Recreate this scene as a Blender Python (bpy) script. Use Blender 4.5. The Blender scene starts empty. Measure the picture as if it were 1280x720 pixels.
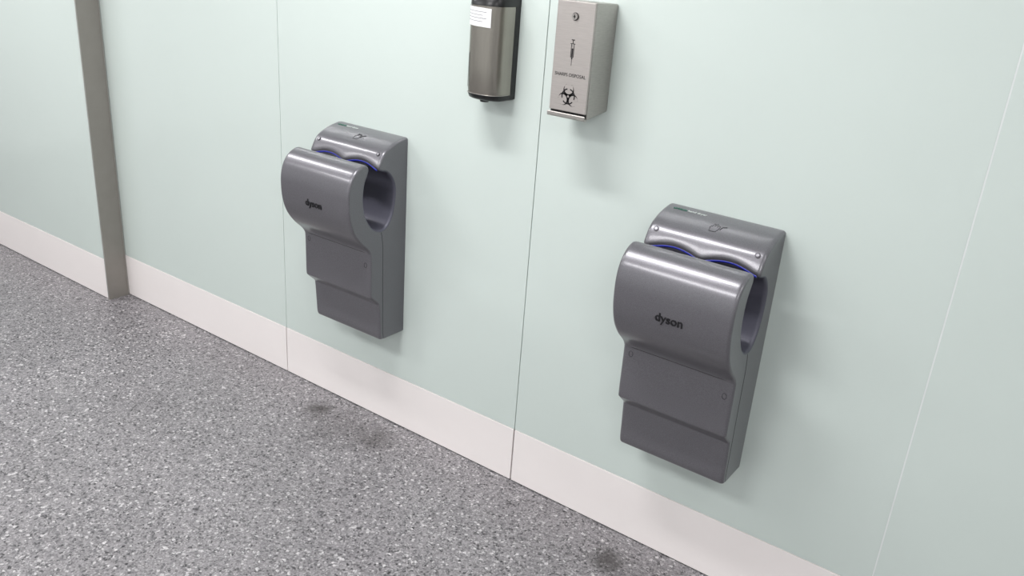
import bpy, bmesh, math, random
from mathutils import Vector, Matrix
from mathutils.geometry import tessellate_polygon
random.seed(3)
scn = bpy.context.scene
scn.view_settings.view_transform = 'Standard'
scn.view_settings.look = 'None'
scn.view_settings.exposure = 0.0
COL = scn.collection

# ---------------------------------------------------------------- materials
def lin(c):
    return tuple(((v/255)/12.92 if v/255 <= 0.04045 else ((v/255+0.055)/1.055)**2.4) for v in c) + (1,)

def mat(name, rgb, rough=0.5, metal=0.0, spec=0.5, noise=0.0, nscale=40, bump=0.0, stretch=None, coat=0.0):
    m = bpy.data.materials.new(name); m.use_nodes = True
    nt = m.node_tree; b = nt.nodes['Principled BSDF']
    c = lin(rgb)
    b.inputs['Roughness'].default_value = rough
    b.inputs['Metallic'].default_value = metal
    b.inputs['Specular IOR Level'].default_value = spec
    b.inputs['Coat Weight'].default_value = coat
    b.inputs['Coat Roughness'].default_value = 0.12
    tc = nt.nodes.new('ShaderNodeTexCoord')
    mp = nt.nodes.new('ShaderNodeMapping')
    if stretch: mp.inputs['Scale'].default_value = stretch
    nt.links.new(tc.outputs['Object'], mp.inputs['Vector'])
    n = nt.nodes.new('ShaderNodeTexNoise'); n.inputs['Scale'].default_value = nscale
    n.inputs['Detail'].default_value = 4
    nt.links.new(mp.outputs['Vector'], n.inputs['Vector'])
    r = nt.nodes.new('ShaderNodeValToRGB')
    r.color_ramp.elements[0].position = 0.3; r.color_ramp.elements[1].position = 0.7
    r.color_ramp.elements[0].color = tuple(v*(1-noise) for v in c[:3])+(1,)
    r.color_ramp.elements[1].color = tuple(min(1, v*(1+noise)) for v in c[:3])+(1,)
    nt.links.new(n.outputs['Fac'], r.inputs['Fac'])
    nt.links.new(r.outputs['Color'], b.inputs['Base Color'])
    if bump > 0:
        bp = nt.nodes.new('ShaderNodeBump'); bp.inputs['Strength'].default_value = bump
        bp.inputs['Distance'].default_value = 0.001
        nt.links.new(n.outputs['Fac'], bp.inputs['Height']); nt.links.new(bp.outputs['Normal'], b.inputs['Normal'])
    return m

M_glass = mat('back_painted_glass', (209, 220, 215), rough=0.15, spec=0.5, noise=0.012, nscale=1.5)
M_gap   = mat('panel_gap', (150, 160, 156), rough=0.8)
M_gapl  = mat('panel_gap_light', (226, 231, 230), rough=0.5)
M_gapd  = mat('skirting_gap', (45, 42, 42), rough=0.8)
M_base  = mat('skirting_laminate', (246, 240, 238), rough=0.38, spec=0.4, noise=0.008, nscale=6)
M_trim  = mat('grey_metal_trim', (142, 138, 132), rough=0.4, metal=0.2, noise=0.03, nscale=20)
M_trime = mat('grey_metal_trim_edge', (175, 172, 168), rough=0.3, metal=0.6)
M_white = mat('ceiling_paint', (238, 238, 238), rough=0.9, spec=0.1)
M_wallp = mat('room_paint', (220, 221, 221), rough=0.7, spec=0.2)
M_dry   = mat('silver_grey_paint', (109, 108, 113), rough=0.31, metal=0.42, noise=0.20, nscale=600, coat=0.40)
M_dryin = mat('dryer_slot_shaded', (90, 90, 102), rough=0.4, metal=0.2, noise=0.05, nscale=600)  # casing grey made darker, painting the slot's shade into its inner faces
M_seam  = mat('dark_seam', (48, 47, 50), rough=0.7)
M_logo  = mat('logo_print', (16, 16, 20), rough=0.5)
M_blue  = mat('blue_lip', (34, 44, 160), rough=0.35)
M_print = mat('white_print', (205, 212, 208), rough=0.6)
M_green = mat('green_print', (50, 105, 88), rough=0.6)
M_screw = mat('screw_plug', (58, 56, 62), rough=0.4, metal=0.4)
M_steel = mat('brushed_stainless', (176, 172, 168), rough=0.36, metal=0.85, noise=0.08, nscale=60, stretch=(1, 1, 14))
M_steelr= mat('brushed_stainless_horizontal', (194, 188, 184), rough=0.42, metal=0.8, noise=0.06, nscale=60, stretch=(0.6, 1, 16))
M_dsteel= mat('dark_chrome', (156, 152, 144), rough=0.27, metal=0.88, noise=0.05, nscale=30, stretch=(8, 8, 0.6))
M_black = mat('black_plastic', (20, 20, 22), rough=0.3)
M_ink   = mat('black_ink', (28, 26, 28), rough=0.6)
M_label = mat('paper_label', (236, 236, 238), rough=0.7)

def floor_mat():
    m = bpy.data.materials.new('speckled_vinyl'); m.use_nodes = True
    nt = m.node_tree; N = nt.nodes; L = nt.links; b = N['Principled BSDF']
    b.inputs['Roughness'].default_value = 0.38
    b.inputs['Specular IOR Level'].default_value = 0.4
    g = N.new('ShaderNodeNewGeometry')
    def vor(scale, stops, off=(0,0,0)):
        mp = N.new('ShaderNodeMapping'); mp.inputs['Location'].default_value = off
        L.new(g.outputs['Position'], mp.inputs['Vector'])
        v = N.new('ShaderNodeTexVoronoi'); v.inputs['Scale'].default_value = scale
        v.inputs['Randomness'].default_value = 1
        L.new(mp.outputs['Vector'], v.inputs['Vector'])
        s = N.new('ShaderNodeSeparateColor'); L.new(v.outputs['Color'], s.inputs['Color'])
        r = N.new('ShaderNodeValToRGB'); r.color_ramp.interpolation = 'CONSTANT'
        e = r.color_ramp.elements
        e[0].position = stops[0][0]; e[0].color = stops[0][1]
        e[1].position = stops[1][0]; e[1].color = stops[1][1]
        for p, c in stops[2:]:
            x = e.new(p); x.color = c
        L.new(s.outputs['Red'], r.inputs['Fac'])
        return r
    A = vor(230, [(0, lin((64,63,66))), (0.18, lin((108,106,109))), (0.44, lin((138,135,138))), (0.76, lin((158,155,157))), (0.92, lin((196,193,194)))])
    B = vor(140, [(0, lin((22,22,26))), (0.11, lin((114,112,115))), (0.3, lin((144,141,143))), (0.955, lin((228,225,226)))], (3.1, 1.7, 0.4))
    mx = N.new('ShaderNodeMix'); mx.data_type = 'RGBA'; mx.inputs[0].default_value = 0.5
    L.new(A.outputs['Color'], mx.inputs[6]); L.new(B.outputs['Color'], mx.inputs[7])
    prev = mx.outputs[2]
    nz = N.new('ShaderNodeTexNoise'); nz.inputs['Scale'].default_value = 22; nz.inputs['Detail'].default_value = 4
    L.new(g.outputs['Position'], nz.inputs['Vector'])
    for (x, y, r, s) in [(-2.08,-.11,.075,.75),(-1.79,-.12,.11,.50),(-.86,-.13,.08,.75),(-.60,-.14,.07,.45),(-1.93,-.14,.20,.24),(-.73,-.15,.20,.24)]:
        d = N.new('ShaderNodeVectorMath'); d.operation = 'DISTANCE'; d.inputs[1].default_value = (x, y, 0)
        L.new(g.outputs['Position'], d.inputs[0])
        a = N.new('ShaderNodeMath'); a.operation = 'MULTIPLY_ADD'; a.inputs[1].default_value = 0.09
        L.new(nz.outputs['Fac'], a.inputs[0]); L.new(d.outputs['Value'], a.inputs[2])
        mr = N.new('ShaderNodeMapRange'); mr.interpolation_type = 'SMOOTHSTEP'
        mr.inputs['From Min'].default_value = 0.045; mr.inputs['From Max'].default_value = 0.045 + r
        mr.inputs['To Min'].default_value = s; mr.inputs['To Max'].default_value = 0
        L.new(a.outputs[0], mr.inputs['Value'])
        m2 = N.new('ShaderNodeMix'); m2.data_type = 'RGBA'
        L.new(mr.outputs['Result'], m2.inputs[0]); L.new(prev, m2.inputs[6]); m2.inputs[7].default_value = lin((44,40,38))
        prev = m2.outputs[2]
    n2 = N.new('ShaderNodeTexNoise'); n2.inputs['Scale'].default_value = 1.6
    L.new(g.outputs['Position'], n2.inputs['Vector'])
    mr2 = N.new('ShaderNodeMapRange'); mr2.inputs['From Min'].default_value = .3; mr2.inputs['From Max'].default_value = .7
    mr2.inputs['To Min'].default_value = .88; mr2.inputs['To Max'].default_value = 1.06
    L.new(n2.outputs['Fac'], mr2.inputs['Value'])
    mm = N.new('ShaderNodeMix'); mm.data_type = 'RGBA'; mm.blend_type = 'MULTIPLY'; mm.inputs[0].default_value = 1
    L.new(prev, mm.inputs[6]); L.new(mr2.outputs['Result'], mm.inputs[7])
    L.new(mm.outputs[2], b.inputs['Base Color'])
    return m
M_floor = floor_mat()

# ---------------------------------------------------------------- helpers
def new_obj(name, verts, faces, mats, fm=None, smooth=False, parent=None):
    me = bpy.data.meshes.new(name); me.from_pydata(verts, [], faces)
    for m in (mats if isinstance(mats, (list, tuple)) else [mats]): me.materials.append(m)
    if fm: 
        for p, i in zip(me.polygons, fm): p.material_index = i
    if smooth is True:
        for p in me.polygons: p.use_smooth = True
    elif smooth:
        for p, s in zip(me.polygons, smooth): p.use_smooth = s
    me.update()
    bm = bmesh.new(); bm.from_mesh(me); bmesh.ops.recalc_face_normals(bm, faces=bm.faces); bm.to_mesh(me); bm.free()
    o = bpy.data.objects.new(name, me); COL.objects.link(o)
    if parent: o.parent = parent
    return o

BOXF = [(0,1,3,2),(4,6,7,5),(0,4,5,1),(2,3,7,6),(0,2,6,4),(1,5,7,3)]
def boxes(name, bs, mats, parent=None, bevel=0.0):
    V=[];F=[];fm=[]
    for bx in bs:
        x0,x1,y0,y1,z0,z1 = bx[:6]; mi = bx[6] if len(bx)>6 else 0
        o=len(V)
        V += [(x,y,z) for x in (x0,x1) for y in (y0,y1) for z in (z0,z1)]
        F += [tuple(i+o for i in f) for f in BOXF]; fm += [mi]*6
    ob = new_obj(name, V, F, mats, fm, parent=parent)
    if bevel:
        md = ob.modifiers.new('bevel','BEVEL'); md.width=bevel; md.segments=3; md.limit_method='ANGLE'
    return ob

def empty(name, loc=(0,0,0)):
    e = bpy.data.objects.new(name, None); e.location = loc; e.empty_display_size=.1; COL.objects.link(e); return e

def tube(name, pts, r, m, parent=None, cyclic=False):
    cu = bpy.data.curves.new(name,'CURVE'); cu.dimensions='3D'; cu.bevel_depth=r; cu.bevel_resolution=3
    s = cu.splines.new('POLY'); s.points.add(len(pts)-1)
    for p,q in zip(s.points,pts): p.co=(*q,1)
    s.use_cyclic_u=cyclic; cu.use_fill_caps = True
    cu.materials.append(m)
    o=bpy.data.objects.new(name,cu); COL.objects.link(o)
    if parent: o.parent=parent
    return o

def text(name, body, size, loc, rot, m, parent=None, offset=0.0, ext=0.0003, sx=1.0):
    cu = bpy.data.curves.new(name,'FONT'); cu.body=body; cu.size=size; cu.align_x='CENTER'; cu.align_y='CENTER'
    cu.offset=offset; cu.extrude=ext; cu.materials.append(m)
    o=bpy.data.objects.new(name,cu); o.location=loc; o.rotation_euler=rot; o.scale=(sx,1,1); COL.objects.link(o)
    if parent: o.parent=parent
    return o

# ---------------------------------------------------------------- room
XL, XR, YB, H = -6.2, 2.6, -3.6, 2.7
XA, XB, XC, XCOL = -2.382, -1.301, -0.206, -3.466
BH = 0.189
new_obj('floor', [(XL,YB,0),(XR,YB,0),(XR,0.1,0),(XL,0.1,0)], [(0,1,2,3)], M_floor)
seams = [XCOL, XA, XB, XC, XC+1.09, XC+2.18, XR]
gaps  = [.001, .0012, .0014, .0017, .0017, .0017, .0]
bs = [(XCOL-0.05, XR, 0.012, 0.10, 0, H, 1)]
for i in range(6):
    bs.append((seams[i]+gaps[i], seams[i+1]-gaps[i+1], 0.0, 0.0119, BH+0.0012, H, 0))
for i in (3,4,5):   # silicone filled joints
    bs.append((seams[i]-gaps[i], seams[i]+gaps[i], 0.0004, 0.0115, BH+0.0012, H, 2))
for i in (1,2):
    bs.append((seams[i]-gaps[i], seams[i]+gaps[i], 0.003, 0.0115, BH+0.0012, H, 1))
boxes('wall_back', bs, [M_glass, M_gap, M_gapl])
bs = [(XCOL, XR, 0.006, 0.0118, 0.0, BH, 1), ]
for a,b in zip(seams[:-1], seams[1:]):
    bs.append((a+0.0024, b-0.0024, -0.002, 0.0058, 0.004, BH, 0))
boxes('baseboard_back', bs, [M_base, M_gapd], bevel=0.0006)
YP=-0.094
boxes('wall_left_projection', [(XL, XCOL-0.004, YP, 0.10, BH+0.0012, H, 0)], [M_glass], bevel=0.0006)
boxes('baseboard_left_projection', [(XL, XCOL-0.004, YP-0.002, 0.10, 0.004, BH, 0)], [M_base], bevel=0.0006)
boxes('trim_1', [(XCOL-0.0039, XCOL-0.0002, YP-0.004, -0.0022, 0.0, H)], [M_trim])
boxes('trim_2', [(XCOL-0.0002, XCOL+0.0018, -0.006, -0.0022, 0.0, H),(XCOL-0.0056, XCOL+0.0010, YP-0.0056, YP-0.0041, 0.0, H)], [M_trime])
boxes('wall_left', [(XL-0.1, XL, YB, 0.1, 0, H)], [M_wallp])
boxes('wall_right', [(XR, XR+0.1, YB, 0.1, 0, H)], [M_wallp])
boxes('wall_front', [(XL-0.1, XR+0.1, YB-0.1, YB, 0, H)], [M_wallp])
boxes('ceiling', [(XL-0.1, XR+0.1, YB-0.1, 0.1, H, H+0.08)], [M_white])

# ---------------------------------------------------------------- hand dryer
CP = [ # depth, z
 (0.0,.372),(.05,.372),(.096,.373),(.110,.384),(.114,.43),(.119,.494),(.124,.508),(.150,.532),(.156,.545),(.157,.60),(.158,.672),(.162,.690),
 (.176,.708),(.206,.736),(.232,.772),(.247,.815),(.252,.86),(.250,.900),(.239,.933),(.217,.959),(.190,.972),(.173,.970),
 (.165,.958),(.170,.940),(.182,.912),(.187,.865),(.178,.815),(.150,.773),(.115,.757),(.085,.768),(.063,.81),(.055,.87),
 (.064,.906),(.088,.934),(.114,.942),(.125,.950),(.124,.964),(.100,.999),(.057,1.021),(.015,1.031),(0.0,1.032)]
def catmull(P, n=6):
    out=[]; m=len(P)
    for i in range(m-1):
        p0=P[max(i-1,0)];p1=P[i];p2=P[i+1];p3=P[min(i+2,m-1)]
        for k in range(n):
            t=k/n
            out.append(tuple(0.5*((2*p1[j])+(-p0[j]+p2[j])*t+(2*p0[j]-5*p1[j]+4*p2[j]-p3[j])*t*t+(-p0[j]+3*p1[j]-3*p2[j]+p3[j])*t**3) for j in range(2))+( i+t,))
    out.append((P[-1][0],P[-1][1],m-1.0))
    return out
PROF = catmull(CP,6)
def normals(P):
    n=len(P); R=[]
    for i in range(n):
        a=P[(i-1)%n]; b=P[(i+1)%n]
        tx,tz=b[0]-a[0],b[1]-a[1]; l=math.hypot(tx,tz) or 1
        R.append((-tz/l, tx/l))
    R[0]=(0,1); R[-1]=(0,-1)
    return R
PN = normals(PROF)
W = 0.303
SD, SZ = 0.008, 0.013     # scallop: push back / lift
def scallop(u):
    if not 0.0<=u<=1.0: return 0
    s=math.sin(2*math.pi*u)
    return (math.sqrt(s*s+.01)-.1)/(math.sqrt(1.01)-.1)
def lipw(idx):
    if idx<35.5: t=1-abs(idx-35.5)/3.0
    else: t=1-(idx-35.5)/1.6
    t=max(0.0,min(1.0,t)); return t*t*(3-2*t)

def build_dryer(name, xc):
    root = empty(name, (xc, 0, 0))
    rx, ri = 0.010, 0.0065
    K=6
    st=[(-W/2+rx*(1-math.cos(math.pi/2*k/K)), ri*(1-math.sin(math.pi/2*k/K))) for k in range(K+1)]
    mid=[(-W/2+rx+(W-2*rx)*i/56,0) for i in range(1,56)]
    st = st+mid+[(-x,i) for x,i in reversed(st)]
    n=len(PROF); V=[];F=[];fm=[];sm=[]
    for x,ins in st:
        s=0.0
        if ins<=0:
            s=scallop((x+W/2-rx)/(W-2*rx))
        for (d,z,idx),(nx,nz) in zip(PROF,PN):
            dd=d+nx*ins; zz=z+nz*ins
            if d<=0.0005: dd=0
            w=lipw(idx)
            dd-=s*w*SD; zz+=s*w*SZ
            V.append((x,-max(dd,0.0),zz))
    for j in range(len(st)-1):
        for i in range(n):
            i2=(i+1)%n
            idx=PROF[i][2]
            F.append((j*n+i,j*n+i2,(j+1)*n+i2,(j+1)*n+i)); fm.append(1 if 22.5<=idx<34.6 else 0); sm.append(True)
    for j in (0,len(st)-1):
        o=len(V); ring=[V[j*n+i] for i in range(n)]; V+=ring
        for t in tessellate_polygon([[Vector((p[1],p[2],0)) for p in ring]]):
            F.append(tuple(o+i for i in t)); fm.append(0); sm.append(False)
    new_obj('casing',V,F,[M_dry,M_dryin],fm,sm,root)
    pts=[]
    for i in range(81):
        u=i/80; x=-W/2+rx+u*(W-2*rx); s=scallop(u)
        pts.append((x, -(0.1230-s*SD), 0.9475+s*SZ))
    tube('blue_edge',pts,0.0034,M_blue,root)
    for sgn in (-1,1):
        xs=sgn*(W/2-0.0002)
        tube('side_seam_%d'%(sgn+2),[(xs,-.112,.749),(xs,-.108,.735),(xs,-.103,.70),(xs,-.102,.60),(xs,-.098,.40),(xs,-.095,.380)],0.0009,M_seam,root)
    tube('hood_joint',[(-W/2+.006,-.1588,.688),(-.12,-.1612,.6885),(.12,-.1612,.6885),(W/2-.006,-.1588,.688)],0.0008,M_seam,root)
    def cap_pt(d):
        ps=[p for p in PROF if p[2]>=36]
        ps=sorted(ps,key=lambda p:p[0])
        for a,b in zip(ps[:-1],ps[1:]):
            if a[0]<=d<=b[0]: return a[1]+(b[1]-a[1])*(d-a[0])/max(1e-6,b[0]-a[0])
        return ps[-1][1]
    def disc(nm,x,d,z,nrm,rad,m,th=0.0008,seg=20):
        nrm=Vector(nrm).normalized(); q=nrm.to_track_quat('Z','Y')
        vs=[];fs=[]
        for t in (0,th):
            for k in range(seg):
                a=2*math.pi*k/seg; vs.append(tuple(Vector((x,-d,z))+q@Vector((rad*math.cos(a),rad*math.sin(a),t))))
        fs.append(tuple(range(seg,2*seg)))
        for k in range(seg): fs.append((k,(k+1)%seg,seg+(k+1)%seg,seg+k))
        return new_obj(nm,vs,fs,m,parent=root)
    ds=.107; zs=cap_pt(ds)
    tn=Vector((0,-(cap_pt(ds-.004)-cap_pt(ds+.004)),.008)).normalized()
    for k,x in enumerate((-0.130,0.130)):
        b0=Vector((x,-ds,zs))
        p=b0+tn*(-.0005); disc('screw_ring_%d'%k,p.x,-p.y,p.z,tn,.0068,M_screw,.0022)
        p=b0+tn*(-.0005); disc('screw_head_%d'%k,p.x,-p.y,p.z,tn,.0036,M_dry,.0028)
    zl=cap_pt(.026)
    text('cap_label_green','airblade',0.0115,(-.110,-.026,zl+.0008),(math.radians(14),0,0),M_green,root,0.0002)
    text('cap_label_white','hand dryer',0.0115,(-.064,-.026,zl+.0008),(math.radians(14),0,0),M_print,root,0.0001)
    hand=[(-.010,-.014),(-.013,-.002),(-.011,.004),(-.008,.002),(-.008,.012),(-.004,.013),(-.004,.004),(.0,.013),(.003,.013),(.003,.003),(.007,.009),(.010,.007),(.009,-.006),(.005,-.014)]
    def capp(a,b): 
        d=.066-b; return (a+.003,-d,cap_pt(d)+.0002)
    tube('hand_icon',[capp(a,b) for a,b in hand],0.0008,M_logo,root,True)
    tube('hand_icon_arrow',[capp(.013,-.004),capp(.016,.006),capp(.026,.010)],0.0012,M_logo,root)
    text('printed_mark','dyson',0.031,(0.0,-.2510,.832),(math.radians(90+5),0,0),M_logo,root,0.0003,0.0010,0.98)
    for k,(x,zz,dd) in enumerate(((-.128,.668,.1580),(.130,.645,.1577))):
        pp=[]
        for q in range(20):
            a=2*math.pi*q/20; pp.append((x+.0055*math.cos(a),-dd,zz+.008*math.sin(a)))
        tube('fastener_ring_%d'%k,pp,0.0006,M_seam,root,True)
    return root
build_dryer('hand_dryer', -0.7335)
build_dryer('hand_dryer', -1.936)

# ---------------------------------------------------------------- sharps box
def sharps(xc, z0, z1):
    root=empty('sharps_disposal_box',(xc,0,0))
    w=.111/2
    V=[(-w,0,z0+.014),(w,0,z0+.014),(w,-.098,z0+.002),(-w,-.098,z0+.002),
       (-w,0,z1-.004),(w,0,z1-.004),(w,-.103,z1),(-w,-.103,z1)]
    F=[(0,1,2,3),(4,7,6,5),(0,4,5,1),(1,5,6,2),(2,6,7,3),(3,7,4,0)]
    b=new_obj('body',V,F,M_steel,parent=root); md=b.modifiers.new('b','BEVEL'); md.width=.003; md.segments=3
    zt=z1-.002; zb=z0+.016
    d=boxes('door',[(-w+.0015,w-.0015,-.1065,-.100,zb,zt)],[M_steelr],root,.0015)
    boxes('bottom_slot',[(-w+.003,w-.003,-.1010,-.0975,z0+.006,zb)],[M_black],root)
    V=[];prof=[(-.098,z0+.000),(-.109,z0+.000),(-.112,z0+.003),(-.112,z0+.010),(-.110,z0+.012),(-.109,z0+.010),(-.109,z0+.004),(-.098,z0+.004)]
    for x in (-w,w): V+=[(x,a,c) for a,c in prof]
    n=len(prof); F=[tuple(range(n)),tuple(range(2*n-1,n-1,-1))]+[(i,(i+1)%n,n+(i+1)%n,n+i) for i in range(n)]
    new_obj('bottom_lip',V,F,M_steel,parent=root)
    Y=-.1066
    bm=bmesh.new()
    bmesh.ops.create_cone(bm,cap_ends=True,segments=28,radius1=.0085,radius2=.0078,depth=.006)
    me=bpy.data.meshes.new('lock'); bm.to_mesh(me); bm.free(); me.materials.append(M_steel)
    o=bpy.data.objects.new('lock',me); o.location=(.000,Y-.002,z0+.246); o.rotation_euler=(math.pi/2,0,0); COL.objects.link(o); o.parent=root
    tube('lock_ring',[(.0+.0088*math.cos(a),Y-.001,z0+.246+.0088*math.sin(a)) for a in [2*math.pi*k/24 for k in range(24)]],.0008,M_ink,root,True)
    boxes('lock_keyway',[(-.0011,.0011,Y-.0056,Y-.0040,z0+.2415,z0+.2505),(-.003,.003,Y-.0056,Y-.004,z0+.245,z0+.247)],[M_black],root)
    s=z0+.163; e=.0004
    boxes('syringe_icon',[(-.0046,-.0032,Y-e,Y,s-.012,s+.018),(.0032,.0046,Y-e,Y,s-.012,s+.018),(-.0046,.0046,Y-e,Y,s-.0135,s-.012),
        (-.0068,.0068,Y-e,Y,s+.018,s+.0198),(-.0010,.0010,Y-e,Y,s+.0198,s+.027),(-.0045,.0045,Y-e,Y,s+.027,s+.0292),
        (-.0022,.0022,Y-e,Y,s-.0118,s+.008),(-.0018,.0018,Y-e,Y,s-.018,s-.0137),(-.0005,.0005,Y-e,Y,s-.033,s-.0182),
        (-.003,.0,Y-e,Y,s+.012,s+.0127),(-.003,.0,Y-e,Y,s+.015,s+.0157)],[M_ink],root)
    text('sharps_text','SHARPS DISPOSAL',0.0118,(0,Y-.0002,z0+.106),(math.pi/2,0,0),M_ink,root,0.0000,0.0002,0.95)
    V=[];F=[]
    cx,cz,R=0.0,z0+.054,.0155
    def poly_strip(outer,inner):
        o=len(V); n=len(outer)
        V.extend([(cx+x,Y-.0004,cz+z) for x,z in outer]); V.extend([(cx+x,Y-.0004,cz+z) for x,z in inner])
        for i in range(n-1): F.append((o+i,o+i+1,o+n+i+1,o+n+i))
    for k in range(3):
        a0=math.pi/2+k*2*math.pi/3
        c=(math.cos(a0)*R*.98,math.sin(a0)*R*.98); c2=(math.cos(a0)*R*1.22,math.sin(a0)*R*1.22)
        out=[];inn=[]
        for i in range(41):
            t=math.radians(-148+296*i/40); a=a0+math.pi+t
            out.append((c[0]+R*math.cos(a),c[1]+R*math.sin(a)))
            inn.append((c2[0]+R*.84*math.cos(a),c2[1]+R*.84*math.sin(a)))
        poly_strip(out,inn)
    for k in range(3):
        a0=-math.pi/2+k*2*math.pi/3
        out=[];inn=[]
        for i in range(21):
            a=a0+math.radians(-48+96*i/20)
            out.append((R*1.28*math.cos(a),R*1.28*math.sin(a))); inn.append((R*1.08*math.cos(a),R*1.08*math.sin(a)))
        poly_strip(out,inn)
    new_obj('biohazard_symbol',V,F,M_ink,parent=root)
    new_obj('biohazard_center',[(cx+.0028*math.cos(2*math.pi*k/16),Y-.0007,cz+.0028*math.sin(2*math.pi*k/16)) for k in range(16)],[tuple(range(16))],M_steelr,parent=root)
sharps(-1.1525,1.213,1.496)

# ---------------------------------------------------------------- soap dispenser
def soap(xc,z0,z1):
    root=empty('soap_dispenser',(xc,0,0))
    N=40
    def sect(w,d,flat,off=0):
        P=[(-w,0.0),(-w,flat*.5)]
        for i in range(N+1):
            a=math.pi-math.pi*i/N
            c,s=math.cos(a),math.sin(a)
            ex=2/2.7
            P.append(((w+off)*math.copysign(abs(c)**ex,c), flat+(d-flat+off)*abs(s)**ex))
        P+=[(w,flat*.5),(w,0.0)]
        return P
    def loft(name,rings,m,cap=True):
        V=[];F=[]
        n=len(rings[0][1])
        for z,P in rings: V+=[(x,-d,z) for x,d in P]
        for j in range(len(rings)-1):
            for i in range(n): F.append((j*n+i,j*n+(i+1)%n,(j+1)*n+(i+1)%n,(j+1)*n+i))
        k=len(F)
        F.append(tuple(range(n))); F.append(tuple(range((len(rings)-1)*n,len(rings)*n)))
        o=new_obj(name,V,F,m,smooth=[True]*k+[False,False],parent=root)
        md=o.modifiers.new('e','EDGE_SPLIT'); md.split_angle=math.radians(50)
        return o
    w=.057; d=.100; f=.034
    def mk(t,extra=0): return sect(w+extra, d+extra-t, f)
    loft('back_plate',[(z0+.006,sect(w+.0006,.026,.022)),(z1,sect(w+.0006,.026,.022))],M_black)
    loft('cover',[(z0+.018,mk(.006)),(z0+.030,mk(.003)),(z0+.10,mk(0)),(z1-.06,mk(0)),(z1-.032,mk(.001))],M_dsteel)
    loft('base_cap',[(z0+.002,sect(w-.006,d-.020,f)),(z0+.006,mk(.012,.000)),(z0+.0178,mk(.005,.0008))],M_black)
    loft('top_cap',[(z1-.0318,mk(0,.001)),(z1-.010,mk(.004,.001)),(z1,mk(.014,-.003))],M_black)
    loft('nozzle',[(z0-.004,[(.012*math.cos(a),.062+.012*math.sin(a)) for a in [2*math.pi*k/20 for k in range(20)]]),(z0+.003,[(.014*math.cos(a),.062+.014*math.sin(a)) for a in [2*math.pi*k/20 for k in range(20)]])],M_black)
    def patch(name,i0,i1,za,zb,m,off=.0008,dz=0):
        P=sect(w,d,f,off)[2:2+N+1][i0:i1+1]
        V=[];F=[];n=len(P)
        for z in (za,zb):
            V+=[(x,-dd,z+dz*(i/(n-1)-.5)) for i,(x,dd) in enumerate(P)]
        for i in range(n-1): F.append((i,i+1,n+i+1,n+i))
        return new_obj(name,V,F,m,smooth=True,parent=root)
    gp=mat('grey_print',(120,120,125))
    patch('paper_label',5,26,z1-.084,z1-.036,M_label,.0018,-.004)
    for k in range(4):
        patch('label_print_%d'%k,8,23-(k%2)*2,z1-.047-.008*k,z1-.0458-.008*k,gp,.0022,-.003)
    patch('level_window',12,13,z0+.035,z0+.125,M_black,.0009)
    P=sect(w,d-.0055,f,.0016)[2:2+N+1]
    tube('cover_rim',[(x,-dd,z0+.019) for x,dd in P],.0009,M_steel,root)
soap(-1.449,1.207,1.488)

# ---------------------------------------------------------------- lights
def ceil_light(x,y,sx,sy,power,col=(1,0.985,0.99)):
    root=empty('ceiling_light',(x,y,H))
    boxes('fixture_frame',[(-sx/2-.03,sx/2+.03,-sy/2-.03,-sy/2,-.03,-.001),(-sx/2-.03,sx/2+.03,sy/2,sy/2+.03,-.03,-.001),
        (-sx/2-.03,-sx/2,-sy/2,sy/2,-.03,-.001),(sx/2,sx/2+.03,-sy/2,sy/2,-.03,-.001)],[M_white],root)
    l=bpy.data.lights.new('tube_light','AREA'); l.shape='RECTANGLE'; l.size=sx; l.size_y=sy; l.energy=power; l.color=col
    o=bpy.data.objects.new('diffuser_light',l); o.location=(0,0,-.025); COL.objects.link(o); o.parent=root
ceil_light(-1.65,-0.90,1.0,.14,32)
ceil_light(-4.1,-0.90,1.2,.14,25)
ceil_light(0.9,-0.90,1.2,.14,11)
ceil_light(-1.65,-2.5,1.2,.6,38)  # rear row from here down: unseen panels added as ambient fill
ceil_light(-4.1,-2.5,1.2,.6,34)
ceil_light(0.9,-2.5,1.2,.6,28)
w=bpy.data.worlds.new('world'); scn.world=w; w.use_nodes=True
w.node_tree.nodes['Background'].inputs[0].default_value=(.9,.95,1,1); w.node_tree.nodes['Background'].inputs[1].default_value=0.2

# ---------------------------------------------------------------- camera
cd=bpy.data.cameras.new('camera'); cam=bpy.data.objects.new('camera',cd); COL.objects.link(cam)
cd.sensor_width=36; cd.lens=36*1074/1280; cd.clip_start=.05
vd=Vector((-202,2650,1074)).normalized(); vl=Vector((-1640,-560,1074)).normalized()
wz=-vd; wx=-(vl-vl.dot(vd)*vd).normalized(); wy=wz.cross(wx)
right=Vector((wx.x,wy.x,wz.x)); down=Vector((wx.y,wy.y,wz.y)); fwd=Vector((wx.z,wy.z,wz.z))
M=Matrix.Identity(4)
for i in range(3):
    M[i][0]=right[i]; M[i][1]=-down[i]; M[i][2]=-fwd[i]
M[0][3]=0; M[1][3]=-1.9586; M[2][3]=1.62
cam.matrix_world=M
scn.camera=cam
